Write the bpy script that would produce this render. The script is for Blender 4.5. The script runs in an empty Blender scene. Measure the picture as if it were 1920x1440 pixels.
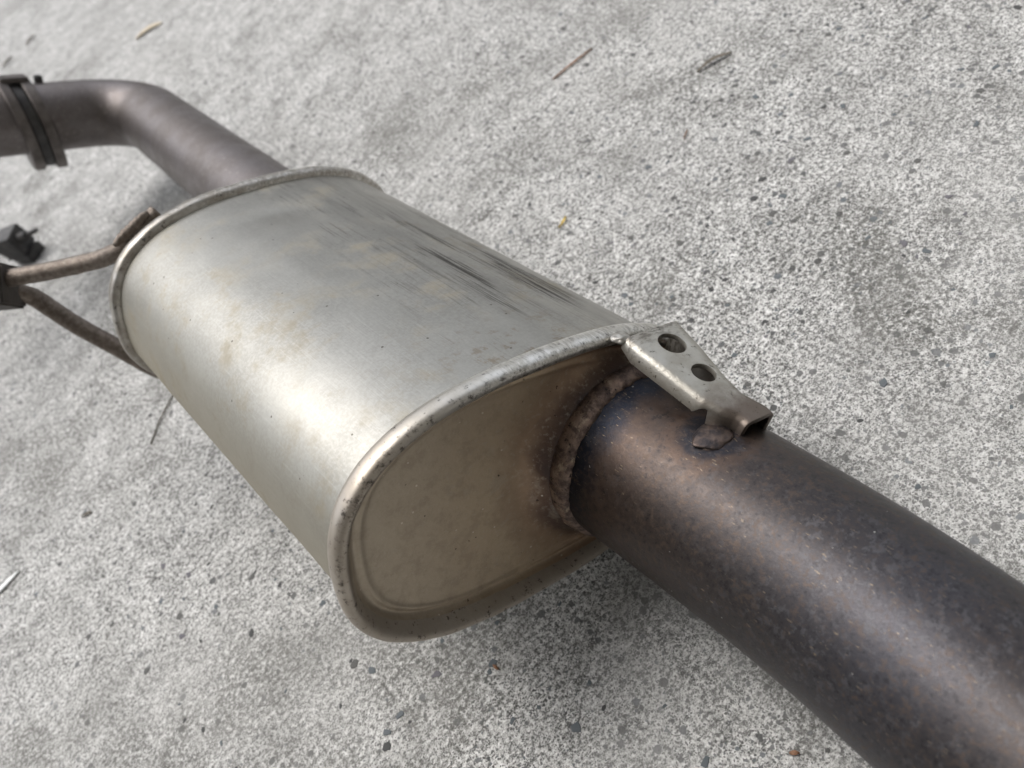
import bpy, bmesh, math, random
from mathutils import Vector, Matrix, noise

random.seed(11)
scene = bpy.context.scene
COL = scene.collection

# ------------------------------------------------------------------ camera
cam_d = bpy.data.cameras.new("camera")
cam = bpy.data.objects.new("camera", cam_d)
COL.objects.link(cam)
RIGHT = Vector((0.66458704, -0.61423575, -0.4254862))
DOWN = Vector((-0.73011898, -0.41272247, -0.5445975))
FWD = Vector((0.15890354, 0.67258799, -0.72275519))
CAM = Vector((-0.02827651, -0.16385232, 0.27286786))
cam.matrix_world = Matrix(((RIGHT.x, -DOWN.x, -FWD.x, CAM.x),
                           (RIGHT.y, -DOWN.y, -FWD.y, CAM.y),
                           (RIGHT.z, -DOWN.z, -FWD.z, CAM.z), (0, 0, 0, 1)))
cam_d.sensor_width = 9.8
cam_d.lens = 9.8 * 1700 / 1920
cam_d.clip_start = 0.01
cam_d.clip_end = 500
cam_d.dof.use_dof = True
cam_d.dof.focus_distance = 0.264
cam_d.dof.aperture_fstop = 4.2
cam_d.dof.aperture_blades = 0
scene.camera = cam

# ------------------------------------------------------------------ light: overcast sky + very soft sun
SUN_AZ, SUN_EL = math.radians(-10), math.radians(65)     # azimuth from +Y towards +X
world = bpy.data.worlds.new("World")
scene.world = world
world.use_nodes = True
wn = world.node_tree
bg = wn.nodes["Background"]
sky = wn.nodes.new("ShaderNodeTexSky")
sky.sky_type = 'NISHITA'
sky.sun_disc = False
sky.sun_elevation = SUN_EL
sky.sun_rotation = SUN_AZ
sky.air_density = 1.0
sky.dust_density = 4.0
sky.ozone_density = 1.0
hs = wn.nodes.new("ShaderNodeHueSaturation")
hs.inputs["Saturation"].default_value = 0.30
wn.links.new(sky.outputs[0], hs.inputs["Color"])
wn.links.new(hs.outputs[0], bg.inputs["Color"])
bg.inputs["Strength"].default_value = 0.15
sd = bpy.data.lights.new("sun", 'SUN')
sd.energy = 0.45
sd.angle = math.radians(30)
sd.color = (1.0, 0.985, 0.96)
sun = bpy.data.objects.new("sun", sd)
COL.objects.link(sun)
to_sun = Vector((math.sin(SUN_AZ) * math.cos(SUN_EL), math.cos(SUN_AZ) * math.cos(SUN_EL), math.sin(SUN_EL)))
sun.rotation_euler = to_sun.to_track_quat('Z', 'Y').to_euler()
sun.location = to_sun * 5
scene.view_settings.view_transform = 'Standard'
scene.view_settings.look = 'None'
scene.view_settings.exposure = 0.72
scene.view_settings.gamma = 1.0
scene.view_settings.use_curve_mapping = False


scene.cycles.max_bounces = 6
scene.cycles.diffuse_bounces = 3
scene.cycles.glossy_bounces = 4


# ------------------------------------------------------------------ node helper
class Nt:
    def __init__(self, name):
        self.m = bpy.data.materials.new(name)
        self.m.use_nodes = True
        self.t = self.m.node_tree
        self.b = self.t.nodes["Principled BSDF"]
        tc = self.t.nodes.new("ShaderNodeTexCoord")
        self.obj = tc.outputs["Object"]

    def put(self, sock, v):
        if isinstance(v, bpy.types.NodeSocket):
            self.t.links.new(v, sock)
        elif isinstance(v, (tuple, list)) and len(v) == 3 and sock.type == 'RGBA':
            sock.default_value = (*v, 1)
        else:
            sock.default_value = v

    def math(self, op, a, b=0.0, c=None, clamp=False):
        n = self.t.nodes.new("ShaderNodeMath")
        n.operation = op
        n.use_clamp = clamp
        self.put(n.inputs[0], a)
        self.put(n.inputs[1], b)
        if c is not None:
            self.put(n.inputs[2], c)
        return n.outputs[0]

    def mul(self, a, b): return self.math('MULTIPLY', a, b)
    def add(self, a, b): return self.math('ADD', a, b)

    def ss(self, v, lo, hi, a=0.0, b=1.0):
        n = self.t.nodes.new("ShaderNodeMapRange")
        n.interpolation_type = 'SMOOTHSTEP'
        self.put(n.inputs[0], v)
        n.inputs[1].default_value, n.inputs[2].default_value = (lo, hi) if lo < hi else (hi, lo)
        if lo > hi:
            a, b = b, a
        n.inputs[3].default_value, n.inputs[4].default_value = a, b
        return n.outputs[0]

    def map(self, scale=(1, 1, 1), loc=(0, 0, 0), rot=(0, 0, 0), v=None):
        n = self.t.nodes.new("ShaderNodeMapping")
        self.put(n.inputs[0], v or self.obj)
        n.inputs["Location"].default_value = loc
        n.inputs["Rotation"].default_value = rot
        n.inputs["Scale"].default_value = scale
        return n.outputs[0]

    def noise(self, scale, detail=4, rough=0.55, dist=0.0, v=None, color=False):
        n = self.t.nodes.new("ShaderNodeTexNoise")
        self.put(n.inputs["Vector"], v or self.obj)
        n.inputs["Scale"].default_value = scale
        n.inputs["Detail"].default_value = detail
        n.inputs["Roughness"].default_value = rough
        n.inputs["Distortion"].default_value = dist
        return n.outputs["Color" if color else "Fac"]

    def voro(self, scale, v=None, feature='F1', rand=1.0):
        n = self.t.nodes.new("ShaderNodeTexVoronoi")
        n.feature = feature
        self.put(n.inputs["Vector"], v or self.obj)
        n.inputs["Scale"].default_value = scale
        n.inputs["Randomness"].default_value = rand
        return n

    def sep(self, v):
        n = self.t.nodes.new("ShaderNodeSeparateXYZ")
        self.put(n.inputs[0], v)
        return n.outputs

    def mix(self, f, a, b, mode='MIX'):
        n = self.t.nodes.new("ShaderNodeMix")
        n.data_type = 'RGBA'
        n.blend_type = mode
        n.clamp_factor = True
        self.put(n.inputs[0], f)
        self.put(n.inputs[6], a)
        self.put(n.inputs[7], b)
        return n.outputs[2]

    def ramp(self, f, stops):
        n = self.t.nodes.new("ShaderNodeValToRGB")
        e = n.color_ramp.elements
        while len(e) < len(stops):
            e.new(0.5)
        for k, (p, c) in zip(e, stops):
            k.position = p
            k.color = (*c, 1)
        self.put(n.inputs[0], f)
        return n.outputs[0]

    def warp(self, scale, amt, v=None):
        """object coordinates pushed about by noise"""
        c = self.noise(scale, 1, 0.5, v=v, color=True)
        s = self.t.nodes.new("ShaderNodeVectorMath")
        s.operation = 'MULTIPLY_ADD'
        self.put(s.inputs[0], c)
        s.inputs[1].default_value = (amt, amt, amt)
        self.put(s.inputs[2], v or self.obj)
        return s.outputs[0]

    def bump(self, h, strength, dist, prev=None):
        n = self.t.nodes.new("ShaderNodeBump")
        n.inputs["Strength"].default_value = strength
        n.inputs["Distance"].default_value = dist
        self.put(n.inputs["Height"], h)
        if prev is not None:
            self.put(n.inputs["Normal"], prev)
        return n.outputs[0]

    def out(self, color, rough=0.5, metal=0.0, normal=None, spec=None):
        self.put(self.b.inputs["Base Color"], color)
        self.put(self.b.inputs["Roughness"], rough)
        self.put(self.b.inputs["Metallic"], metal)
        if normal is not None:
            self.put(self.b.inputs["Normal"], normal)
        if spec is not None:
            self.b.inputs["Specular IOR Level"].default_value = spec
        return self.m


# ------------------------------------------------------------------ mesh helpers
def mesh_obj(name, verts, faces, mat, parent=None, smooth=True, angle=None):
    me = bpy.data.meshes.new(name)
    me.from_pydata([tuple(v) for v in verts], [], faces)
    bm = bmesh.new()
    bm.from_mesh(me)
    bmesh.ops.recalc_face_normals(bm, faces=bm.faces)
    bm.to_mesh(me)
    bm.free()
    me.materials.append(mat)
    if smooth:
        me.polygons.foreach_set("use_smooth", [True] * len(me.polygons))
        if angle:
            me.set_sharp_from_angle(angle=math.radians(angle))
    o = bpy.data.objects.new(name, me)
    COL.objects.link(o)
    if parent:
        o.parent = parent
    return o


def grid_faces(rows, cols, closed=True, off=0):
    f = []
    for i in range(rows - 1):
        for j in range(cols if closed else cols - 1):
            k = (j + 1) % cols
            f.append((off + i * cols + j, off + i * cols + k, off + (i + 1) * cols + k, off + (i + 1) * cols + j))
    return f


def tube(path, radius, seg=48, cap=True, wob=None):
    """verts/faces of a round tube along a polyline; radius may be a list"""
    pts = [Vector(p) for p in path]
    n = len(pts)
    T = []
    for i in range(n):
        a, b = pts[max(i - 1, 0)], pts[min(i + 1, n - 1)]
        T.append((b - a).normalized())
    ref = Vector((0.31, 1.0, 0.12))
    u = T[0].cross(ref).normalized()
    V = []
    for i in range(n):
        u = (u - T[i] * u.dot(T[i])).normalized()
        w = T[i].cross(u)
        r = radius[i] if isinstance(radius, (list, tuple)) else radius
        for j in range(seg):
            a = 2 * math.pi * j / seg
            p = pts[i] + (u * math.cos(a) + w * math.sin(a)) * r
            if wob:
                p += (p - pts[i]).normalized() * wob(p)
            V.append(p)
    F = grid_faces(n, seg)
    if cap:
        V.append(pts[0]); F += [(len(V) - 1, (j + 1) % seg, j) for j in range(seg)]
        V.append(pts[-1]); o = (n - 1) * seg
        F += [(len(V) - 1, o + j, o + (j + 1) % seg) for j in range(seg)]
    return V, F


def spline(pts, sub=8):
    """Catmull-Rom through points"""
    P = [Vector(p) for p in pts]
    P = [P[0] * 2 - P[1]] + P + [P[-1] * 2 - P[-2]]
    out = []
    for i in range(1, len(P) - 2):
        a, b, c, d = P[i - 1:i + 3]
        for k in range(sub):
            t = k / sub
            out.append(0.5 * ((2 * b) + (c - a) * t + (2 * a - 5 * b + 4 * c - d) * t * t + (3 * b - a - 3 * c + d) * t ** 3))
    out.append(P[-2])
    return out


def bake(o):
    """apply modifiers without operators"""
    dg = bpy.context.evaluated_depsgraph_get()
    dg.update()
    me = bpy.data.meshes.new_from_object(o.evaluated_get(dg))
    o.modifiers.clear()
    o.data = me


def tag(o, label, cat, group=None):
    o["label"] = label
    o["category"] = cat
    if group:
        o["group"] = group
    return o


def structure(o):
    o["kind"] = "structure"
    return o


# ------------------------------------------------------------------ materials
def mat_concrete():
    m = Nt("concrete")
    w1 = m.warp(900, 0.0009)
    big = m.noise(7, 3, 0.6)
    mid = m.noise(45, 4, 0.65)
    fine = m.noise(540, 5, 0.76)
    tiny = m.noise(1500, 3, 0.7)
    clump = m.noise(130, 3, 0.7)
    val = m.add(m.add(m.mul(fine, 0.62), m.mul(tiny, 0.38)), m.add(m.mul(clump, 0.16), m.mul(mid, 0.14)))   # mean 0.65
    cement = m.ramp(m.math('DIVIDE', m.math('SUBTRACT', val, 0.525), 0.25, clamp=True),
                    [(0.0, (0.04, 0.04, 0.038)), (0.25, (0.15, 0.149, 0.142)), (0.46, (0.42, 0.418, 0.404)), (0.68, (0.68, 0.677, 0.66)), (1.0, (0.88, 0.876, 0.86))])
    gx, gy, gz = m.sep(m.obj)
    dens = m.add(m.ss(mid, 0.36, 0.64, 0.10, -0.10), m.ss(m.add(m.math('SUBTRACT', gx, m.mul(gy, 0.6)), m.mul(big, 0.12)), -0.12, 0.22, 0.10, -0.10))

    def grains(col, scale, frac, lo, hi, dark, off):
        v = m.voro(scale, w1)
        c = m.sep(v.outputs["Color"])
        size = m.math('MULTIPLY_ADD', c[2], hi - lo, lo)
        inside = m.ss(m.math('SUBTRACT', v.outputs["Distance"], size), 0.06, -0.04)
        k = m.mul(m.math('GREATER_THAN', m.math('SUBTRACT', c[0], dens), 1 - frac), inside)
        tone = m.ramp(c[1], [(0.0, tuple(q * 0.45 for q in dark)), (0.4, dark), (0.75, tuple(q * 1.7 for q in dark)), (1.0, (dark[0] * 1.1, dark[1] * 1.3, dark[2] * 1.5))])
        return m.mix(m.mul(k, 0.9), col, tone), k
    col, k1 = grains(cement, 1300, 0.32, 0.20, 0.55, (0.085, 0.084, 0.080), 0)
    col, k2 = grains(col, 640, 0.33, 0.18, 0.52, (0.080, 0.080, 0.078), 1)
    col, sa = grains(col, 310, 0.20, 0.16, 0.50, (0.085, 0.088, 0.090), 2)
    # worn pale areas and old dirt
    col = m.mix(m.ss(big, 0.40, 0.66, 0.0, 0.22), col, (0.45, 0.447, 0.435))
    pale = m.mul(m.ss(m.noise(4.5, 4, 0.6), 0.44, 0.62), m.ss(m.noise(30, 4, 0.65), 0.30, 0.60))
    col = m.mix(m.mul(pale, 0.26), col, (0.54, 0.535, 0.515))
    old = m.mul(m.ss(m.noise(11, 5, 0.65, 0.6), 0.50, 0.66), m.ss(fine, 0.66, 0.44))
    col = m.mix(m.mul(old, 0.55), col, (0.12, 0.118, 0.105))
    stain = m.noise(24, 4, 0.6)
    col = m.mix(m.ss(stain, 0.48, 0.68, 0.0, 0.30), col, (0.17, 0.168, 0.155))
    h = m.add(m.mul(fine, 0.6), m.mul(tiny, 0.35))
    nrm = m.bump(h, 0.6, 0.0012)
    return m.out(col, 0.9, 0.0, nrm, 0.2)


def mat_shell():
    m = Nt("shell_steel")
    x, y, z = m.sep(m.obj)
    soft = m.noise(22, 5, 0.6)
    blot = m.noise(70, 7, 0.65)
    grain = m.noise(900, 4, 0.7)
    brush = m.noise(1.0, 4, 0.7, v=m.map((1700, 1700, 34)))
    brush2 = m.noise(1.0, 6, 0.7, v=m.map((1300, 1300, 26), rot=(0.0, 0.03, 0)))
    scr = m.noise(1.0, 3, 0.6, v=m.map((1500, 1500, 45), rot=(0.25, 0.5, 0.3)))
    col = m.mix(m.ss(soft, 0.35, 0.65), (0.38, 0.372, 0.34), (0.305, 0.30, 0.275))
    col = m.mix(m.ss(grain, 0.40, 0.62, 0.0, 0.30), col, (0.50, 0.49, 0.46))
    # brown-yellow road film on the camera-side flank
    film = m.mul(m.ss(blot, 0.48, 0.68), m.ss(soft, 0.35, 0.6))
    col = m.mix(m.mul(film, 0.50), col, (0.34, 0.30, 0.22))
    low = m.ss(y, 0.036, -0.02)
    col = m.mix(m.mul(low, 0.8), col, (0.375, 0.335, 0.25))
    # brushed scuffs along the axis
    top = m.mul(m.ss(x, -0.03, 0.012), m.ss(x, 0.062, 0.045))
    sc = m.mul(m.ss(brush, 0.53, 0.62), m.mul(top, m.ss(m.noise(38, 4, 0.6), 0.36, 0.54)))
    col = m.mix(m.mul(sc, 0.75), col, (0.16, 0.15, 0.13))
    # near-black scrape marks in a few patches
    patch = m.noise(1.0, 3, 0.55, v=m.map((95, 95, 16), loc=(0.3, 0.1, 0.4)))
    region = m.mul(m.mul(m.ss(x, 0.005, 0.02), m.ss(x, 0.052, 0.040)), m.mul(m.ss(z, -0.02, -0.045), m.ss(z, -0.165, -0.13)))
    smear = m.mul(m.ss(m.noise(1.0, 4, 0.6, v=m.map((130, 130, 12), loc=(0.7, 0.2, 0.1))), 0.42, 0.62), m.ss(x, 0.0, 0.022))
    col = m.mix(m.mul(smear, 0.32), col, (0.20, 0.195, 0.18))
    mark = m.mul(m.mul(m.ss(patch, 0.47, 0.58), m.ss(brush2, 0.47, 0.57)), region)
    col = m.mix(m.mul(mark, 0.92), col, (0.045, 0.042, 0.038))
    # pits and specks
    vs = m.voro(330)
    cs = m.sep(vs.outputs["Color"])
    sp = m.mul(m.math('GREATER_THAN', cs[0], 0.93), m.ss(vs.outputs["Distance"], 0.16, 0.10))
    col = m.mix(m.mul(sp, 0.85), col, (0.06, 0.045, 0.035))
    # rust-coloured scuff close to the front seam
    near = m.mul(m.ss(z, -0.05, -0.012), m.ss(x, -0.035, -0.005))
    rs = m.mul(m.ss(m.noise(160, 7, 0.7), 0.52, 0.64), near)
    col = m.mix(m.mul(m.mul(rs, m.ss(x, 0.03, 0.015)), 0.6), col, (0.22, 0.165, 0.10))
    col = m.mix(m.mul(m.ss(scr, 0.60, 0.68), 0.10), col, (0.70, 0.69, 0.66))
    rough = m.add(m.ss(soft, 0.3, 0.7, 0.37, 0.46), m.mul(m.add(m.mul(film, 0.22), m.mul(mark, 0.25)), 1.0))
    rough = m.add(rough, m.mul(low, 0.12))
    h = m.add(m.mul(brush, 0.5), m.mul(grain, 0.35))
    nrm = m.bump(h, 0.22, 0.0004)
    nrm = m.bump(m.noise(28, 2, 0.5), 0.25, 0.0022, nrm)
    return m.out(col, rough, 0.86, nrm)


def mat_rim(name, brown):
    m = Nt(name)
    n1 = m.noise(120, 6, 0.65)
    n2 = m.noise(800, 5, 0.7)
    brush = m.noise(1.0, 4, 0.6, v=m.map((1300, 1300, 240), rot=(0.1, 0.2, 0.0)))
    col = m.mix(m.ss(n1, 0.35, 0.65), (0.62, 0.61, 0.575), (0.50, 0.485, 0.44))
    if brown:
        col = m.mix(m.ss(n1, 0.30, 0.60, 0.2, 0.65), col, (0.25, 0.215, 0.175))
    else:
        x, y, z = m.sep(m.obj)
        dirt = m.ss(m.add(x, m.mul(m.noise(60, 4, .6), 0.03)), 0.0, -0.045)
        dirt = m.math('MAXIMUM', dirt, m.ss(y, -0.012, -0.03))
        col = m.mix(m.mul(dirt, 0.7), col, (0.36, 0.30, 0.235))
    col = m.mix(m.mul(m.ss(m.noise(420, 6, 0.75), 0.58, 0.64), 0.8), col, (0.055, 0.045, 0.04))
    zc = m.sep(m.obj)[2]
    edge = m.ss(zc, -0.0042, -0.0020)
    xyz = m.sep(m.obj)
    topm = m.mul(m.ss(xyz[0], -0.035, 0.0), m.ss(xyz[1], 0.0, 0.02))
    edge = m.mul(edge, m.ss(xyz[1], -0.02, 0.015, 0.1, 1.0))
    col = m.mix(m.mul(m.mul(m.ss(m.noise(420, 6, 0.78), 0.50, 0.60), edge), 0.6), col, (0.075, 0.062, 0.053))
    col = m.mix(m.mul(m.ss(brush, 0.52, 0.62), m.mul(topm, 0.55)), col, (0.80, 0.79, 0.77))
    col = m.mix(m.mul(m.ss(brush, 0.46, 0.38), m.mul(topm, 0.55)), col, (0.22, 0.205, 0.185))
    h = m.add(m.mul(n2, 0.6), m.mul(brush, 0.5))
    nrm = m.bump(h, 0.2, 0.0005)
    return m.out(col, m.add(m.ss(n1, 0.3, 0.7, 0.30, 0.44), m.ss(xyz[1], 0.0, -0.02, 0.0, 0.12)), m.ss(xyz[1], 0.0, -0.02, 0.82, 0.45), nrm)


PX, PY, RP = 0.030544, -0.000426, 0.0275


def radial(m):
    x, y, z = m.sep(m.obj)
    dx, dy = m.math('SUBTRACT', x, PX), m.math('SUBTRACT', y, PY)
    return m.math('SQRT', m.add(m.mul(dx, dx), m.mul(dy, dy)))


def mat_cap():
    m = Nt("end_cap_steel")
    d = m.add(radial(m), m.mul(m.math('SUBTRACT', m.noise(70, 4, 0.6), 0.5), 0.012))
    n1 = m.noise(170, 7, 0.72)
    n2 = m.noise(600, 5, 0.7)
    f = m.ss(d, 0.025, 0.085)
    f = m.math('DIVIDE', m.math('SUBTRACT', d, 0.027), 0.07, clamp=True)
    col = m.ramp(f, [(0.0, (0.06, 0.05, 0.055)), (0.06, (0.13, 0.085, 0.065)), (0.13, (0.38, 0.27, 0.185)),
                     (0.30, (0.52, 0.42, 0.30)), (0.62, (0.48, 0.405, 0.31)), (1.0, (0.48, 0.42, 0.335))])
    col = m.mix(m.ss(n1, 0.46, 0.62, 0.0, 0.22), col, (0.27, 0.21, 0.16))
    col = m.mix(m.ss(m.noise(48, 7, 0.72, 0.5), 0.56, 0.62, 0.0, 0.25), col, (0.50, 0.45, 0.38))
    col = m.mix(m.ss(n2, 0.52, 0.70, 0.0, 0.35), col, (0.55, 0.49, 0.40))
    vs = m.voro(420, m.warp(900, 0.0016))
    cs = m.sep(vs.outputs["Color"])
    sp = m.mul(m.math('GREATER_THAN', cs[0], 0.82), m.ss(m.math('SUBTRACT', vs.outputs["Distance"], m.mul(cs[1], 0.14)), 0.08, 0.0))
    col = m.mix(m.mul(sp, 0.85), col, (0.05, 0.035, 0.028))
    vl = m.voro(520)
    cl = m.sep(vl.outputs["Color"])
    sl = m.mul(m.math('GREATER_THAN', cl[0], 0.95), m.ss(vl.outputs["Distance"], 0.22, 0.12))
    col = m.mix(m.mul(sl, 0.8), col, (0.75, 0.70, 0.60))
    nrm = m.bump(m.add(m.mul(n2, 0.5), n1), 0.30, 0.0005)
    return m.out(col, m.ss(n1, 0.3, 0.7, 0.42, 0.58), 0.70, nrm)


HALO = (PX + 0.0005 + 0.0275 * math.cos(math.radians(99)), PY + 0.0275 * math.sin(math.radians(99)), 0.0374)


def mat_pipe():
    m = Nt("heat_blued_pipe")
    x, y, z = m.sep(m.obj)
    zz = m.add(z, m.mul(m.math('SUBTRACT', m.noise(90, 4, 0.65), 0.5), 0.014))
    f = m.math('DIVIDE', zz, 0.16, clamp=True)
    col = m.ramp(f, [(0.0, (0.028, 0.033, 0.052)), (0.065, (0.030, 0.035, 0.054)), (0.105, (0.125, 0.085, 0.068)), (0.22, (0.105, 0.080, 0.070)),
                     (0.42, (0.086, 0.074, 0.073)), (0.66, (0.092, 0.086, 0.096)), (1.0, (0.10, 0.080, 0.068))])
    dn = m.t.nodes.new("ShaderNodeVectorMath")
    dn.operation = 'DISTANCE'
    m.put(dn.inputs[0], m.warp(160, 0.006))
    hp = HALO
    dn.inputs[1].default_value = (hp[0] + 0.003, hp[1] + 0.003, hp[2] + 0.003)
    hd = dn.outputs["Value"]
    col = m.mix(m.mul(m.ss(hd, 0.015, 0.011), 0.55), col, (0.17, 0.105, 0.075))
    col = m.mix(m.mul(m.ss(hd, 0.0105, 0.0075), 0.85), col, (0.030, 0.034, 0.048))
    n1 = m.noise(380, 6, 0.74)
    n2 = m.noise(520, 6, 0.74)
    n3 = m.noise(1300, 3, 0.7)
    zone = m.noise(38, 3, 0.6)
    grow = m.mul(m.ss(z, 0.015, 0.09, 0.25, 1.0), m.ss(zone, 0.38, 0.62, 0.35, 1.0))
    col = m.mix(m.mul(m.ss(n1, 0.50, 0.60), m.mul(grow, 0.6)), col, (0.20, 0.19, 0.20))
    col = m.mix(m.mul(m.ss(n2, 0.50, 0.62), m.ss(zone, 0.6, 0.4, 0.25, 0.65)), col, (0.18, 0.125, 0.095))
    col = m.mix(m.mul(m.ss(n2, 0.46, 0.36), 0.6), col, (0.040, 0.036, 0.038))
    # bronze flecks and bare scratches
    st = m.noise(1.0, 2, 0.6, v=m.map((1700, 1700, 420), rot=(0.3, 0.6, 0.1)))
    col = m.mix(m.mul(m.ss(st, 0.66, 0.72), m.ss(zone, 0.40, 0.6, 0.1, 0.7)), col, (0.46, 0.35, 0.24))
    vl = m.voro(420, m.warp(600, 0.003))
    cl = m.sep(vl.outputs["Color"])
    sl = m.mul(m.math('GREATER_THAN', cl[0], 0.972), m.ss(vl.outputs["Distance"], 0.17, 0.08))
    col = m.mix(m.mul(sl, 0.85), col, (0.72, 0.68, 0.62))
    rough = m.add(m.ss(n1, 0.3, 0.7, 0.36, 0.50), m.mul(m.ss(n2, 0.5, 0.6), 0.06))
    nrm = m.bump(m.add(m.mul(n2, 0.5), m.mul(n3, 0.5)), 0.22, 0.0004)
    return m.out(m.mix(1.0, col, (0.60, 0.62, 0.63), 'MULTIPLY'), rough, 0.72, nrm)


def mat_tail():
    m = Nt("tail_pipe_steel")
    n1 = m.noise(45, 6, 0.65)
    n2 = m.noise(500, 5, 0.7)
    col = m.mix(m.ss(n1, 0.35, 0.65), (0.185, 0.168, 0.166), (0.14, 0.124, 0.116))
    col = m.mix(m.ss(n2, 0.55, 0.72, 0.0, 0.4), col, (0.50, 0.46, 0.43))
    return m.out(col, m.ss(n1, 0.3, 0.7, 0.44, 0.54), 0.82, m.bump(n2, 0.25, 0.0005))


def mat_weld():
    m = Nt("scaled_weld")
    n1 = m.noise(240, 7, 0.7)
    n2 = m.noise(900, 5, 0.7)
    col = m.mix(m.ss(n1, 0.40, 0.62), (0.12, 0.09, 0.08), (0.33, 0.245, 0.20))
    col = m.mix(m.mul(m.ss(m.noise(150, 6, 0.7), 0.58, 0.66), 0.8), col, (0.50, 0.41, 0.31))
    col = m.mix(m.mul(m.ss(m.noise(420, 4, 0.7), 0.60, 0.66), 0.9), col, (0.03, 0.026, 0.026))
    return m.out(col, 0.56, 0.72, m.bump(m.add(n1, m.mul(n2, .5)), 0.7, 0.0009))


def mat_bracket():
    m = Nt("bracket_steel")
    x, y, z = m.sep(m.obj)
    n1 = m.noise(130, 6, 0.65)
    n2 = m.noise(900, 5, 0.7)
    col = m.mix(m.ss(n1, 0.35, 0.65), (0.50, 0.485, 0.44), (0.40, 0.38, 0.335))
    heat = m.ss(m.add(z, m.mul(m.math('SUBTRACT', n1, 0.5), 0.014)), 0.027, 0.040)
    col = m.mix(m.mul(heat, 0.85), col, (0.15, 0.115, 0.095))
    rub = m.mul(m.ss(z, 0.012, 0.002), m.ss(m.noise(1.0, 5, 0.7, v=m.map((300, 300, 700))), 0.46, 0.60))
    col = m.mix(m.mul(rub, 0.8), col, (0.12, 0.105, 0.09))
    pit = m.ss(m.noise(520, 6, 0.75), 0.60, 0.65)
    col = m.mix(m.mul(pit, 0.85), col, (0.045, 0.038, 0.034))
    return m.out(col, m.ss(n1, 0.3, 0.7, 0.36, 0.52), 0.85, m.bump(m.add(n1, n2), 0.28, 0.0005))


def mat_bright_weld():
    m = Nt("bright_weld")
    n1 = m.noise(500, 5, 0.7)
    col = m.mix(m.ss(n1, 0.4, 0.65), (0.50, 0.49, 0.46), (0.32, 0.30, 0.26))
    return m.out(col, 0.45, 0.9, m.bump(n1, 0.4, 0.0006))


def mat_rod():
    m = Nt("rusty_rod")
    n1 = m.noise(420, 6, 0.7)
    n2 = m.noise(700, 5, 0.7)
    col = m.mix(m.ss(n1, 0.38, 0.64), (0.145, 0.12, 0.10), (0.24, 0.205, 0.175))
    return m.out(col, 0.50, 0.78, m.bump(m.add(n1, m.mul(n2, 0.6)), 0.5, 0.0008))


def mat_flange():
    m = Nt("flange_steel")
    n1 = m.noise(90, 6, 0.7)
    col = m.mix(m.ss(n1, 0.35, 0.65), (0.10, 0.088, 0.082), (0.18, 0.162, 0.152))
    return m.out(col, 0.50, 0.75, m.bump(n1, 0.4, 0.001))


def mat_simple(name, a, b, scale, rough=0.7, metal=0.0, bump=0.3, dist=0.0005):
    m = Nt(name)
    n1 = m.noise(scale, 6, 0.65)
    col = m.mix(m.ss(n1, 0.35, 0.65), a, b)
    return m.out(col, rough, metal, m.bump(n1, bump, dist))


M = dict(concrete=mat_concrete(), shell=mat_shell(), rim=mat_rim("front_rim_steel", False), rear_rim=mat_rim("rear_rim_steel", True),
         cap=mat_cap(), pipe=mat_pipe(), tail=mat_tail(), weld=mat_weld(), bracket=mat_bracket(), bweld=mat_bright_weld(),
         weld_dark=mat_simple('blued_weld', (0.05, 0.044, 0.047), (0.125, 0.095, 0.082), 330, 0.5, 0.75, 0.5, 0.0008),
         rod=mat_rod(), flange=mat_flange(),
         rubber=mat_simple("dusty_rubber", (0.055, 0.049, 0.045), (0.085, 0.076, 0.069), 140, 0.75),
         dark_iron=mat_simple("dark_iron", (0.035, 0.034, 0.035), (0.075, 0.072, 0.070), 120, 0.55, 0.3),
         gap=mat_simple("cracked_dark_concrete", (0.05, 0.048, 0.045), (0.12, 0.115, 0.105), 700, 0.95))

# ------------------------------------------------------------------ ground
GRX, GRY = 60.0, 60.0
gm = bpy.data.meshes.new("ground")
gm.from_pydata([(-GRX, -GRY, 0), (GRX, -GRY, 0), (GRX, GRY, 0), (-GRX, GRY, 0)], [], [(0, 1, 2, 3)])
gm.materials.append(M['concrete'])
ground = structure(bpy.data.objects.new("ground", gm))
COL.objects.link(ground)


# added unseen board screen: gives the darker band mirrored in the shell top
screen_mat = mat_simple("screen_boards", (0.06, 0.06, 0.06), (0.10, 0.10, 0.10), 9, 0.8)
fv, ff = [], []
for k in range(34):
    x0 = 0.15 + k * 0.16
    y0, h = 3.2 - 0.02 * (k % 2), 1.12 + 0.015 * math.sin(k * 2.3)
    b = len(fv)
    fv += [(x0, y0, 0), (x0 + 0.155, y0, 0), (x0 + 0.155, y0 + 0.02, 0), (x0, y0 + 0.02, 0), (x0, y0, h), (x0 + 0.155, y0, h), (x0 + 0.155, y0 + 0.02, h), (x0, y0 + 0.02, h)]
    ff += [tuple(b + i for i in f) for f in ((0, 1, 5, 4), (1, 2, 6, 5), (2, 3, 7, 6), (3, 0, 4, 7), (4, 5, 6, 7))]
structure(mesh_obj("added_screen", fv, ff, screen_mat, None, False))


# added unseen wall behind the camera: keeps the light coming from the far side
wall_mat = mat_simple("added_wall_grey", (0.30, 0.285, 0.26), (0.36, 0.345, 0.315), 5, 0.9)
wv = [(-4, -1.0, 0), (4, -1.0, 0), (4, -0.85, 0), (-4, -0.85, 0), (-4, -1.0, 2.7), (4, -1.0, 2.7), (4, -0.85, 2.7), (-4, -0.85, 2.7)]
structure(mesh_obj("added_back_wall", wv, [(0, 1, 5, 4), (1, 2, 6, 5), (2, 3, 7, 6), (3, 0, 4, 7), (4, 5, 6, 7)], wall_mat, None, False))


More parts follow.
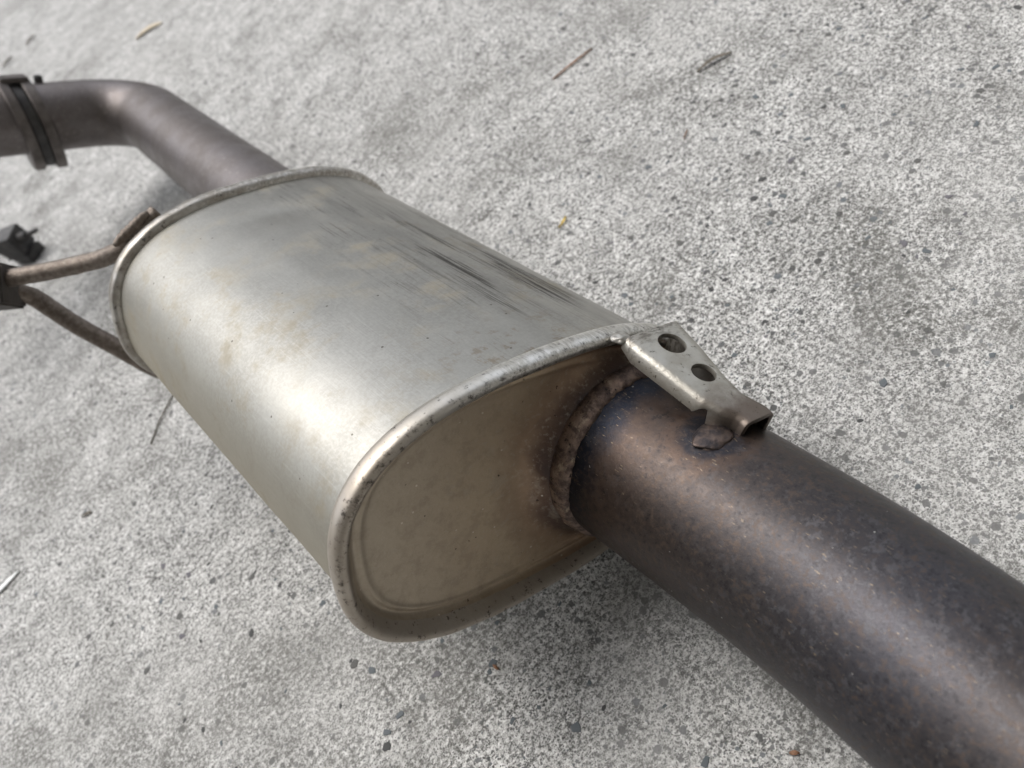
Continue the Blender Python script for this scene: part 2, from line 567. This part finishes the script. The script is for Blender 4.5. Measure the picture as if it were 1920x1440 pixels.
# added unseen low wall off to the left: darkens the pipe's left reflections
gv = [(-1.6, -0.84, 0), (-1.45, -0.84, 0), (-1.45, 0.9, 0), (-1.6, 0.9, 0), (-1.6, -0.84, 1.35), (-1.45, -0.84, 1.35), (-1.45, 0.9, 1.35), (-1.6, 0.9, 1.35)]
structure(mesh_obj("added_side_wall", gv, [(0, 1, 5, 4), (1, 2, 6, 5), (2, 3, 7, 6), (3, 0, 4, 7), (4, 5, 6, 7)], wall_mat, None, False))

# added unseen overhang above the frame: shades the ground towards the camera
ev = [(-4, -1.0, 2.35), (4, -1.0, 2.35), (4, 0.30, 2.30), (-4, 0.30, 2.30), (-4, -1.0, 2.75), (4, -1.0, 2.75), (4, 0.30, 2.45), (-4, 0.30, 2.45)]
structure(mesh_obj("added_overhang", ev, [(3, 2, 1, 0), (0, 1, 5, 4), (1, 2, 6, 5), (2, 3, 7, 6), (3, 0, 4, 7), (4, 5, 6, 7)], wall_mat, None, False))


# exposed chippings lying flush in the concrete, a hair proud of it
def stone_mesh(i):
    rnd = random.Random(100 + i)
    n = rnd.randint(7, 9)
    el = rnd.uniform(0.5, 0.9)
    ring = []
    for j in range(n):
        a = 2 * math.pi * j / n + rnd.uniform(-0.2, 0.2)
        r = rnd.uniform(0.62, 1.18)
        ring.append((math.cos(a) * r, math.sin(a) * r * el))
    V = [(x, y, -0.05) for x, y in ring] + [(x * 0.8, y * 0.8, 0.10) for x, y in ring] + [(0, 0, 0.14)]
    F = [(j, (j + 1) % n, n + (j + 1) % n, n + j) for j in range(n)] + [(n + j, n + (j + 1) % n, 2 * n) for j in range(n)]
    me = bpy.data.meshes.new("stone")
    me.from_pydata(V, [], F)
    return me


STONE_M = [mat_simple("stone_blue_grey", (0.075, 0.09, 0.10), (0.15, 0.165, 0.175), 700, 0.7),
           mat_simple("stone_grey", (0.07, 0.07, 0.068), (0.15, 0.148, 0.14), 700, 0.75),
           mat_simple("stone_dark", (0.035, 0.036, 0.037), (0.08, 0.08, 0.078), 700, 0.7),
           mat_simple("stone_purple", (0.10, 0.095, 0.11), (0.18, 0.17, 0.185), 700, 0.7),
           mat_simple("stone_brown", (0.16, 0.09, 0.06), (0.24, 0.15, 0.11), 700, 0.8)]
SM = []
for i in range(12):
    me = stone_mesh(i)
    me.materials.append(STONE_M[(0, 1, 2, 0, 1, 3, 2, 1, 0, 2, 1, 0)[i]])
    SM.append(me)


def ground_point(u, v):
    d = RIGHT * ((u - 960) / 1700) + DOWN * ((v - 720) / 1700) + FWD
    return CAM + d * (-CAM.z / d.z)


placed = 0
while placed < 290:
    x, y = random.uniform(-0.16, 0.34), random.uniform(-0.14, 0.22)
    r = Vector((x, y, 0)) - CAM
    dz = r.dot(FWD)
    u, v = 960 + 1700 * r.dot(RIGHT) / dz, 720 + 1700 * r.dot(DOWN) / dz
    if not (-20 < u < 1940 and -20 < v < 1460) or dz > 0.44:
        continue
    s = random.choice((0.0010, 0.0011, 0.0012, 0.0014, 0.0017, 0.0022))
    if dz > 0.36:
        s = max(s, 0.0012)
    o = bpy.data.objects.new("stone", random.choice(SM))
    o.location = (x, y, 0.00002)
    o.rotation_euler = (0, 0, random.uniform(0, 6.28))
    o.scale = (s, s, s)
    o.parent = ground
    COL.objects.link(o)
    placed += 1


def crack(pts, width, seed):
    rnd = random.Random(seed)
    P = spline([(x, y, 0) for x, y in pts], 10)
    V, F = [], []
    for i, p in enumerate(P):
        t = (P[min(i + 1, len(P) - 1)] - P[max(i - 1, 0)]).normalized()
        nrm = Vector((-t.y, t.x, 0))
        p = p + nrm * rnd.uniform(-1, 1) * width * 1.2
        w = width * rnd.uniform(0.15, 1.0) * min(1, 4 * i / len(P) + 0.1, 4 * (len(P) - 1 - i) / len(P) + 0.1)
        V += [p + nrm * w + Vector((0, 0, 0.00006)), p - nrm * w + Vector((0, 0, 0.00006))]
    F = [(2 * i, 2 * i + 1, 2 * i + 3, 2 * i + 2) for i in range(len(P) - 1)]
    mesh_obj("crack", V, F, M['gap'], ground, smooth=False)


crack([(.2419, .1102), (.2469, .1048), (.2511, .0976), (.2579, .0952), (.2685, .0941), (.2790, .0935)], .00035, 1)
crack([(.0815, .1871), (.0877, .1829), (.0923, .1792), (.0985, .1795), (.1022, .177)], .0006, 2)
crack([(.1126, .1775), (.1264, .1711), (.1387, .1633), (.1542, .1589), (.168, .1493), (.1798, .1382)], .00022, 3)
crack([(-.0755, .2647), (-.0825, .2702), (-.0907, .2843), (-.1003, .2821), (-.107, .2803)], .0004, 4)
crack([(-.1553, .2891), (-.1484, .2872), (-.1424, .2879), (-.1347, .283)], .0006, 5)

# ------------------------------------------------------------------ the muffler (local frame: x right, y up, z towards camera)
H0 = 0.0559
TILT = Matrix(((0.84862309, 0.52899797, 0, 0), (0, 0, -1, 0), (-0.52899797, 0.84862309, 0, H0), (0, 0, 0, 1)))
muffler = bpy.data.objects.new("exhaust_muffler", None)
COL.objects.link(muffler)
tag(muffler, "used oval steel muffler with dark inlet pipe and bent tail pipe lying on concrete", "muffler")


def part(name, V, F, mat, parent=None, smooth=True, angle=None):
    o = mesh_obj(name, V, F, mat, None, smooth, angle)
    o.parent = parent or muffler
    if parent is None:
        o.matrix_local = TILT
    return o


A, B_, NEX, L = 0.0680745, 0.0414336, 2.5886, 0.1969275
SX, SY, KX, KY = 0.00556, -0.03244, -0.10581, 0.03481
NO = 224


def spow(v, e): return math.copysign(abs(v) ** e, v)


# oval resampled to even arc length so that offsets stay smooth
_d = []
for i in range(4000):
    t = 2 * math.pi * i / 4000
    _d.append((A * spow(math.cos(t), 2 / NEX), B_ * spow(math.sin(t), 2 / NEX)))
_s = [0.0]
for i in range(4000):
    a, b = _d[i], _d[(i + 1) % 4000]
    _s.append(_s[-1] + math.hypot(b[0] - a[0], b[1] - a[1]))
OV = []
k = 0
for j in range(NO):
    q = _s[-1] * j / NO
    while _s[k + 1] < q:
        k += 1
    f = (q - _s[k]) / (_s[k + 1] - _s[k])
    a, b = _d[k], _d[(k + 1) % 4000]
    OV.append(Vector((a[0] + (b[0] - a[0]) * f, a[1] + (b[1] - a[1]) * f)))
ON = []
for j in range(NO):
    t = (OV[(j + 2) % NO] - OV[(j - 2) % NO]).normalized()
    ON.append(Vector((t.y, -t.x)))


def ring(off, z, fr=1.0, wob=None):
    """oval ring; fr = 1 front plane, 0 rear plane (the planes are not quite square to the axis)"""
    out = []
    for p, n in zip(OV, ON):
        q = p + n * off
        zz = z + fr * (SX * q.x + SY * q.y) + (1 - fr) * (KX * q.x + KY * q.y)
        v = Vector((q.x, q.y, zz))
        if wob:
            w = wob(v)
            v.x += n.x * w
            v.y += n.y * w
        out.append(v)
    return out


def dents(v):
    w = 0.00035 * noise.noise(Vector((v.x * 22, v.y * 22, v.z * 14))) + 0.00016 * noise.noise(Vector((v.x * 70, v.y * 70, v.z * 40 + 5)))
    # one pressed dent near the rear of the top face
    d = Vector(((v.x + 0.006) / 0.016, (v.z + 0.158) / 0.009))
    if v.y > 0:
        w -= 0.0007 * math.exp(-d.length_squared)
    return w


# shell
V = []
ROWS = 90
for i in range(ROWS):
    t = i / (ROWS - 1)
    z = -0.0066 + t * (-L + 0.007 + 0.0066)
    V += ring(-0.0021, z, 1 - t, lambda v, t=t: dents(v) * min(1, 12 * t, 12 * (1 - t)))
part("shell", V, grid_faces(ROWS, NO), M['shell'])

# front rim: lock seam with a raised band, a rounded crest and an inner wall
prof = [(-.0024, -.0080), (-.0014, -.0079), (-.0004, -.0076), (.0005, -.0071), (.0010, -.0063), (.0013, -.0050), (.0014, -.0034), (.0012, -.0020),
        (.0008, -.0010), (.0002, -.0003), (-.0006, 0), (-.0014, -.0002), (-.0021, -.0007), (-.0028, -.0016), (-.0034, -.0027), (-.0039, -.0037), (-.0043, -.0044)]


def seam_wob(v):
    return 0.00022 * noise.noise(Vector((v.x * 120, v.y * 120, v.z * 60))) + 0.0001 * noise.noise(Vector((v.x * 420, v.y * 420, v.z * 300)))


V = []
for o_, z in prof:
    V += ring(o_, z, 1, seam_wob)
part("front_rim", V, grid_faces(len(prof), NO), M['rim'])

prof = [(-.0024, -L + .0072), (-.0010, -L + .0070), (.0002, -L + .0064), (.0009, -L + .0050), (.0010, -L + .0030), (.0006, -L + .0010),
        (-.0002, -L), (-.0014, -L - .0002), (-.0026, -L + .0002), (-.0034, -L + .0016), (-.0040, -L + .005)]
V = []
for o_, z in prof:
    V += ring(o_, z, 0, seam_wob)
part("rear_rim", V, grid_faces(len(prof), NO), M['rear_rim'])

# front end cap: dished plate with a drawn collar round the inlet pipe
CAPZ = -0.0066
inner = ring(-0.0042, -0.0043)
V = []
NR = 60
for i in range(NR):
    s = i / (NR - 1)
    for j, p in enumerate(inner):
        d = Vector((p.x - PX, p.y - PY))
        c = d.normalized() * (RP - 0.001)
        # first rings make the fillet, then the flat, then the collar
        f = s ** 1.7
        q = Vector((PX, PY)) + d * (1 - f) + c * f
        dist = (q - Vector((PX, PY))).length - RP
        edge = (Vector((p.x, p.y)) - q).length
        z = CAPZ + 0.0023 * (1 - min(1.0, edge / 0.0030)) ** 2.2
        z += 0.0007 * math.exp(-((edge - 0.0040) / 0.0013) ** 2)
        z += 0.0068 * math.exp(-(max(dist, 0) / 0.0042) ** 1.6)
        z += 0.0010 * math.exp(-(max(dist, 0) / 0.018) ** 2)
        z += 0.00030 * noise.noise(Vector((q.x * 45, q.y * 45, 3)))
        V.append(Vector((q.x, q.y, z + SX * q.x + SY * q.y)))
part("end_cap", V, grid_faces(NR, NO), M['cap'])

# rear end cap
inner = ring(-0.0040, -L + 0.004, 0)
V = list(inner)
for f in (0.7, 0.4):
    V += [Vector((p.x * f, p.y * f, p.z)) for p in inner]
V.append(Vector((0, 0, -L + 0.004)))
F = grid_faces(3, NO) + [(2 * NO + j, 2 * NO + (j + 1) % NO, 3 * NO) for j in range(NO)]
part("end_cap", V, F, M['rear_rim'])

# inlet pipe: straight, then a slow bend to the left
GX, GY = 0.01335, -0.01034
T0 = Vector((GX, GY, 1)).normalized()
Z0, KAP, PHI = 0.05, 1.84, -0.1
S0 = Vector((-math.cos(PHI), math.sin(PHI), 0))
S0 = (S0 - T0 * S0.dot(T0)).normalized()
C0 = Vector((PX + GX * Z0, PY + GY * Z0, Z0))


def pipe_at(s):
    if s <= Z0:
        return Vector((PX + GX * s, PY + GY * s, s))
    a = KAP * (s - Z0)
    return C0 + T0 * (math.sin(a) / KAP) + S0 * ((1 - math.cos(a)) / KAP)


path = [pipe_at(-0.012 + 0.004 * i) for i in range(56)]


def pipe_wob(v):
    return 0.00018 * noise.noise(Vector((v.x * 30, v.y * 30, v.z * 22)))


V, F = tube(path, RP, 128, cap=False, wob=pipe_wob)
end = path[-1]
n0 = len(V)
V2, F2 = tube(path[::-1], RP - 0.002, 128, cap=False)
F += [tuple(i + n0 for i in f) for f in F2]
V += V2
inlet = part("inlet_pipe", V, F, M['pipe'])


# weld round the inlet pipe
def weld_ring():
    V = []
    NS, NC = 260, 14
    for i in range(NS):
        a = 2 * math.pi * i / NS
        d = Vector((math.cos(a), math.sin(a), 0))
        nb = noise.noise(Vector((d.x * 4.5, d.y * 4.5, 1.7)))
        nc = noise.noise(Vector((d.x * 13, d.y * 13, 4.2)))
        z0 = 0.0005 + SY * d.y * RP + 0.0004 * nc
        wd = 0.0036 * (1 + 0.12 * nb + 0.10 * nc)
        ht = 0.0021 * (1 + 0.25 * nb + 0.25 * noise.noise(Vector((d.x * 26, d.y * 26, 9))))
        zc = z0 + 0.0022 + 0.0008 * nb
        for j in range(NC):
            b = math.pi * j / (NC - 1)
            r = RP - 0.0004 + ht * max(0.0, math.sin(b)) ** 0.7 + 0.0015 * (0.5 + 0.5 * math.cos(b)) * 0.6
            r += 0.00016 * noise.noise(Vector((d.x * 55, d.y * 55, j * 0.6))) + 0.00013 * math.sin(b) * math.sin(a * 62 + 1.6 * math.cos(b) + 2 * nb)
            V.append(Vector((PX, PY, 0)) + d * r + Vector((GX * zc, GY * zc, zc - wd * math.cos(b))))
    F = []
    for i in range(NS):
        k = (i + 1) % NS
        for j in range(NC - 1):
            F.append((i * NC + j, k * NC + j, k * NC + j + 1, i * NC + j + 1))
    return V, F


V, F = weld_ring()
part("weld_bead", V, F, M['weld'])

# tail pipe: leaves the rear, turns left
RT = 0.0208
RC = Vector((0.02161, 0.01039, -L + 0.003))
CORNER = Vector((0.03834, 0.00779, -0.46895))
TD = Vector((-0.99714, 0.07282, -0.02042)).normalized()
D1 = (CORNER - RC).normalized()
ang = D1.angle(TD)
RB = 0.034
tl = RB * math.tan(ang / 2)
p0, p1 = CORNER - D1 * tl, CORNER + TD * tl
nrm_in = (TD - D1 * TD.dot(D1)).normalized()
cen = p0 + nrm_in * RB
path = [RC.lerp(p0, i / 16) for i in range(16)]
for i in range(17):
    a = ang * i / 16
    path.append(cen - nrm_in * RB * math.cos(a) + D1 * RB * math.sin(a))
path += [p1 + TD * (0.004 * i) for i in range(1, 46)]
V, F = tube(path, RT, 80, cap=True, wob=lambda v: 0.00025 * noise.noise(v * 28))
part("tail_pipe", V, F, M['tail'])


# bolted flange joint on the tail pipe: two lobed plates with a gasket between
FU = (Vector((0, 1, 0)) - TD * TD.y).normalized()
FW = TD.cross(FU).normalized()


def flange_plate(s, th, grow=0.0):
    V = []
    n = 72
    pr = [(0.0, -th / 2), (-0.0010, -th / 2), (0.0, -th / 2 + 0.0008), (0.0, th / 2 - 0.0008), (-0.0010, th / 2), (-0.0010, th / 2)]
    rows = [(RT - 0.001, -th / 2), (None, -th / 2, -0.0008), (None, -th / 2 + 0.0008, 0), (None, th / 2 - 0.0008, 0), (None, th / 2, -0.0008), (RT - 0.001, th / 2)]
    c = CORNER + TD * s
    for r_ in rows:
        for j in range(n):
            a = 2 * math.pi * j / n
            ex, ey = math.cos(a), math.sin(a)
            if r_[0] is None:
                rad = RT + 0.0036 + grow + 0.0075 * max(0, -ey) ** 6 + r_[2]
            else:
                rad = r_[0]
            V.append(c + FW * (ex * rad) + FU * (ey * rad) + TD * (r_[1] + 0.22 * ey * rad))
    F = grid_faces(len(rows), n)
    return V, F


for s, th in ((0.0612, 0.0064), (0.0742, 0.0064)):
    V, F = flange_plate(s, th)
    part("flange_plate", V, F, M['flange'], angle=40)
for s in (0.0677,):
    V, F = flange_plate(s, 0.0066, -0.0022)
    part("gasket", V, F, M['dark_iron'], angle=40)

def box(c, ux, uy, uz, hx, hy, hz, bev=0.0004):
    bm = bmesh.new()
    bmesh.ops.create_cube(bm, size=2)
    for v in bm.verts:
        v.co = Vector((v.co.x * hx, v.co.y * hy, v.co.z * hz))
    bmesh.ops.bevel(bm, geom=list(bm.edges), offset=bev, segments=2, affect='EDGES')
    Rm = Matrix((ux, uy, uz)).transposed()
    V = [Vector(c) + Rm @ v.co for v in bm.verts]
    bm.verts.index_update()
    F = [tuple(v.index for v in f.verts) for f in bm.faces]
    bm.free()
    return V, F


c = CORNER + TD * 0.0720 + FU * (RT + 0.0040)
V, F = box(c, TD, FU, FW, 0.0078, 0.0014, 0.0060)
part("clamp_tab", V, F, M['flange'], angle=40)
V, F = box(CORNER + TD * 0.0572 + FU * (RT + 0.0005) + FW * 0.004, TD, FU, FW, 0.0022, 0.0035, 0.003)
part("bolt_head", V, F, M['dark_iron'], angle=40)

# hanger rod welded to the rear rim
rodA = spline([(-.0395, .0356, -.1985), (-.0470, .0312, -.1980), (-.0560, .0243, -.1992), (-.0649, .0182, -.2091), (-.0797, .0138, -.2211), (-.0924, .0103, -.2325), (-.1010, .0080, -.2400)], 8)
V, F = tube(rodA, 0.0037, 24, wob=lambda v: 0.00025 * noise.noise(v * 260))
part("hanger_rod", V, F, M['rod'])
rodB = spline([(-.0985, .0030, -.2425), (-.0924, .0004, -.2397), (-.0864, -.0042, -.2388), (-.0764, -.0156, -.2296), (-.0628, -.028, -.2168), (-.0516, -.0383, -.2076), (-.0400, -.0430, -.1990), (-.0330, -.0400, -.1975)], 8)
V, F = tube(rodB, 0.0039, 24, wob=lambda v: 0.00022 * noise.noise(v * 240))
part("hanger_rod", V, F, M['rod'])
# weld that holds the rod to the rim
V, F = tube([Vector((-.0440, .0380, -.1950)).lerp(Vector((-.0600, .0280, -.1945)), i / 24) for i in range(25)],
            [0.0006 + 0.0017 * math.sin(math.pi * i / 24) ** 0.5 * (1 + 0.18 * math.sin(i * 2.1)) for i in range(25)], 20, wob=lambda v: 0.0003 * noise.noise(v * 300))
part("rod_weld", V, F, M['rod'])

# ------------------------------------------------------------------ mounting bracket (folded channel) between rim and inlet pipe
BN = Vector((.07, .96, .26)).normalized()
left = [(.02639, .04162, .0032), (.02648, .04014, .00866), (.02745, .0372, .0195), (.02866, .0338, .03148)]
right = [(.0480, .0401, .0030), (.0474, .03925, .00629), (.04581, .03684, .01565), (.04308, .03409, .02651), (.04221, .03204, .03433), (.04481, .03001, .04114), (.04453, .02939, .04348)]


def interp(P, z):
    for a, b in zip(P[:-1], P[1:]):
        if a[2] <= z <= b[2]:
            f = (z - a[2]) / (b[2] - a[2])
            return Vector(a).lerp(Vector(b), f)
    return Vector(P[0] if z < P[0][2] else P[-1])


def loft_strip(sections):
    n = len(sections[0])
    V = [v for s in sections for v in s]
    F = grid_faces(len(sections), n, closed=False)
    return V, F


leftline = left + [(.0306, .03245, .0365), (.0330, .03140, .0395), (.0336, .0309, .0415)]
secs = []
NSEC = 90
for i in range(NSEC):
    z = 0.0030 + (0.0434 - 0.0030) * i / (NSEC - 1)
    l, r = interp(leftline, min(z, 0.0415)), interp(right, z)
    if z > 0.0415:
        l = l + (Vector(right[-1]) - Vector(right[-2])) * ((z - .0415) / .0023)
    ac = (r - l)
    ac = (ac - BN * ac.dot(BN)).normalized()
    # left flange: 4 mm deep, notched in front of the neck, then a short web down to the pipe
    if z < 0.0300:
        dl = 0.0036 - 0.0006 * (z / 0.03)
    elif z < 0.0335:
        dl = 0.0030 * (0.5 + 0.5 * math.cos(math.pi * min(1, (z - 0.0300) / 0.0026))) + 0.0003
    else:
        dl = 0.0003 + 0.0044 * min(1, (z - 0.0335) / 0.0008)
    if z < 0.008:
        dl *= 0.45 + 0.55 * (z - 0.003) / 0.005
    dr = 0.0095
    rad = 0.0013
    s = []
    tilt = (BN * -1 + ac * (-0.14 if z < 0.0325 else -0.02)).normalized()
    s.append(l + ac * 0.0002 + tilt * (dl + rad) * 1.0)
    s.append(l + ac * 0.0002 + tilt * rad)
    for k in (1, 2, 3):
        a = math.pi / 2 * k / 4
        s.append(l + ac * (rad * math.sin(a) * 0.9 + 0.0002 - (1 - math.sin(a)) * 0.0006) - BN * rad * (1 - math.sin(a)))
    m_ = [0.12, 0.3, 0.5, 0.7, 0.88]
    l2, r2 = l + ac * rad, r - ac * rad
    for f in m_:
        s.append(l2.lerp(r2, f))
    for k in (3, 2, 1):
        a = math.pi / 2 * k / 4
        s.append(r - ac * (rad * math.sin(a)) * 1.0 + ac * 0 - BN * rad * (1 - math.sin(a)))
    s.append(r - BN * rad)
    s.append(r - BN * (rad + dr))
    secs.append(s)
V, F = loft_strip(secs)
# keep normals outward so that solidify grows inward
bo = part("mounting_bracket", V, F, M['bracket'])
md = bo.modifiers.new("t", 'SOLIDIFY')
md.thickness = 0.0016
md.offset = 0.0
cuts = []
for c_, r_ in ((Vector((.03782, .03882, .01046)), 0.0044), (Vector((.0372, .03531, .0236)), 0.0038)):
    ux = BN.cross(Vector((1, 0, 0))).normalized()
    V, F = tube([c_ - BN * 0.005, c_ + BN * 0.005], r_, 40)
    co = mesh_obj("cut", V, F, M['bracket'], None, False)
    co.matrix_world = TILT
    cuts.append(co)
    b_ = bo.modifiers.new("h", 'BOOLEAN')
    b_.operation = 'DIFFERENCE'
    b_.object = co
    b_.solver = 'EXACT'
bv = bo.modifiers.new("b", 'BEVEL')
bv.width = 0.0004
bv.segments = 2
bv.limit_method = 'ANGLE'
bv.angle_limit = math.radians(50)
bpy.context.view_layer.update()
bake(bo)
for co in cuts:
    me = co.data
    bpy.data.objects.remove(co)
    bpy.data.meshes.remove(me)
bo.data.polygons.foreach_set("use_smooth", [True] * len(bo.data.polygons))
bo.data.set_sharp_from_angle(angle=math.radians(38))


def blob(name, c, sx, sy, sz, mat, seed, amp=0.25, axes=None):
    bm = bmesh.new()
    bmesh.ops.create_icosphere(bm, subdivisions=4, radius=1)
    V = []
    for v in bm.verts:
        k = 1 + amp * noise.noise(v.co * 1.7 + Vector((seed, 0, 0))) + amp * 0.4 * noise.noise(v.co * 5 + Vector((0, seed, 0)))
        p = Vector((v.co.x * sx, v.co.y * sy, v.co.z * sz)) * k
        if axes:
            p = axes[0] * p.x + axes[1] * p.y + axes[2] * p.z
        V.append(Vector(c) + p)
    bm.verts.index_update()
    F = [tuple(v.index for v in f.verts) for f in bm.faces]
    bm.free()
    return part(name, V, F, mat)


blob("bracket_weld", (.0264, .0410, .0008), .0030, .0014, .0028, M['bweld'], 2, 0.14)
_a = math.radians(99)
_r = Vector((math.cos(_a), math.sin(_a), 0))
_t = Vector((-math.sin(_a), math.cos(_a), 0))
blob("bracket_weld", pipe_at(0.0374) + _r * (RP - 0.0003), .0060, .0015, .0050, M['weld_dark'], 5, 0.16, (_t, _r, Vector((0, 0, 1))))

# ------------------------------------------------------------------ rubber hanger block on the rod ends (hangs from the rods)
UX = Vector((-.0164, -.0013, -.0115)).normalized()
UY = Vector((.0034, .0153, -.0095)).normalized()
UY = (UY - UX * UY.dot(UX)).normalized()
UZ = UX.cross(UY).normalized()
V, F = box((-.1062, .0048, -.2440), UX, UY, UZ, 0.0155, 0.0088, 0.0095, 0.0010)
V = [TILT @ v for v in V]
blk = mesh_obj("rubber_hanger", V, F, M['rubber'], None, True, 35)
tag(blk, "dark rubber hanger block on the ends of the two hanger rods at left edge", "rubber hanger")

# ------------------------------------------------------------------ small clamp lying on the concrete behind
def placed_box(name, c, h, rz, mat, parent, bev=0.0006, tilt=0.0):
    R3 = Matrix.Rotation(rz, 3, 'Z') @ Matrix.Rotation(tilt, 3, 'Y')
    V, F = box((0, 0, 0), R3.col[0], R3.col[1], R3.col[2], h[0], h[1], h[2], bev)
    o = mesh_obj(name, V, F, mat, parent, True, 35)
    o.location = c
    return o


clamp = bpy.data.objects.new("clamp_bolt", None)
COL.objects.link(clamp)
cb = ground_point(56, 487)
clamp.location = cb
tag(clamp, "small dark iron clamp with a bolt lying on the concrete behind the rubber block", "clamp")
placed_box("clamp_block", (0.002, 0.004, 0.0150), (0.0085, 0.0085, 0.0085), 0.75, M['dark_iron'], clamp)
placed_box("clamp_foot", (0.004, 0.000, 0.0035), (0.0075, 0.0080, 0.0035), 0.55, M['dark_iron'], clamp)
V, F = tube([Vector((0.006, -0.002, 0.0165)), Vector((0.013, -0.008, 0.0168)), Vector((0.0135, -0.0085, 0.0168)), Vector((0.020, -0.0135, 0.0170))], [0.0036, 0.0034, 0.0018, 0.0016], 16)
mesh_obj("bolt", V, F, M['dark_iron'], clamp, True, 35)
placed_box("strap", (-0.0085, 0.0085, 0.0205), (0.004, 0.0016, 0.0200), 0.75, M['dark_iron'], clamp, tilt=-0.28)


# ------------------------------------------------------------------ litter on the concrete
def sliver(name, a, b, width, lift, mat, label, cat, curl=0.0, thick=0.0006, seed=0):
    """a thin leaf or twig: tapered closed strip with thickness, arched off the ground"""
    a, b = Vector((*a, 0)), Vector((*b, 0))
    t = (b - a)
    ln = t.length
    t.normalize()
    n = Vector((-t.y, t.x, 0))
    V = []
    K = 14
    rnd = random.Random(seed)
    for i in range(K):
        f = i / (K - 1)
        w = width * (math.sin(math.pi * (0.06 + 0.88 * f)) ** 0.7) * rnd.uniform(0.85, 1.1)
        c_ = t * (ln * (f - 0.5)) + n * (curl * math.sin(math.pi * f)) + Vector((0, 0, thick + lift * math.sin(math.pi * f)))
        V += [c_ + n * w + Vector((0, 0, w * 0.35)), c_ + Vector((0, 0, thick)), c_ - n * w + Vector((0, 0, w * 0.35)), c_ - Vector((0, 0, thick * 0.9))]
    F = grid_faces(K, 4) + [(3, 2, 1, 0), (4 * K - 4, 4 * K - 3, 4 * K - 2, 4 * K - 1)]
    o = mesh_obj(name, V, F, mat, None, True, 60)
    o.location = (a + b) / 2
    return tag(o, label, cat)


brown = mat_simple("dry_twig", (0.22, 0.11, 0.06), (0.34, 0.19, 0.11), 500, 0.7)
grey_leaf = mat_simple("withered_leaf", (0.07, 0.06, 0.045), (0.15, 0.125, 0.09), 400, 0.7)
pale = mat_simple("pale_leaf", (0.50, 0.41, 0.28), (0.62, 0.54, 0.40), 300, 0.7)
yellow = mat_simple("yellow_petal", (0.62, 0.42, 0.06), (0.72, 0.55, 0.14), 500, 0.6)
white = mat_simple("white_flake", (0.74, 0.76, 0.75), (0.82, 0.83, 0.82), 300, 0.6)
straw = mat_simple("dry_straw", (0.26, 0.25, 0.21), (0.34, 0.32, 0.28), 500, 0.7)
sliver("twig", (.1834, .2178), (.2092, .212), .0007, .0004, brown, "straight reddish brown twig on the concrete above the muffler", "twig", seed=1)
sliver("leaf", (.2109, .1379), (.2268, .1295), .0013, .0012, grey_leaf, "curled dark withered leaf on the concrete right of the brown twig", "leaf", .0006, seed=2)
sliver("leaf", (.1012, .707), (.1255, .6928), .0034, .0008, pale, "pale dry leaf on the concrete beyond the tail pipe bend", "leaf", .002, seed=3)
sliver("petal", (.1054, .1341), (.1120, .1360), .0007, .0005, yellow, "small curved yellow petal on the concrete beside the muffler shell", "petal", -.0009, seed=4)
sliver("stalk", (.1716, .113), (.1772, .1155), .0004, .0003, brown, "tiny reddish stalk on the concrete below the brown twig", "stalk", seed=5)
sliver("leaf", (.0423, .9162), (.0568, .9242), .0022, .001, grey_leaf, "small dark leaf near the top left corner, the farther right of two", "leaf", seed=6)
sliver("leaf", (.009, .9125), (.0247, .9208), .0022, .001, grey_leaf, "small dark leaf near the top left corner, at the left frame edge", "leaf", seed=7)
sliver("leaf_crumb", (-.1477, .2458), (-.1422, .2424), .0009, .0005, grey_leaf, "tiny brown leaf crumb on the concrete left of the muffler", "leaf", seed=8)
sliver("paint_flake", (-.2062, .2512), (-.1880, .2520), .0016, .0003, white, "white flake on the concrete at the left frame edge", "flake", seed=9)
sliver("straw", (-.0996, .2473), (-.0753, .2644), .00028, .0003, straw, "thin straw on the concrete beside the shell's left edge", "straw", .0008, seed=10)
sliver("bark_chip", (-.0118, -.0836), (-.0100, -.0857), .0007, .0002, brown, "small red brown chip on the concrete below the inlet pipe", "chip", seed=11)
sliver("bark_chip", (-.0533, .0081), (-.0531, .0054), .0006, .0002, brown, "small brown chip on the concrete under the muffler's end cap", "chip", seed=12)
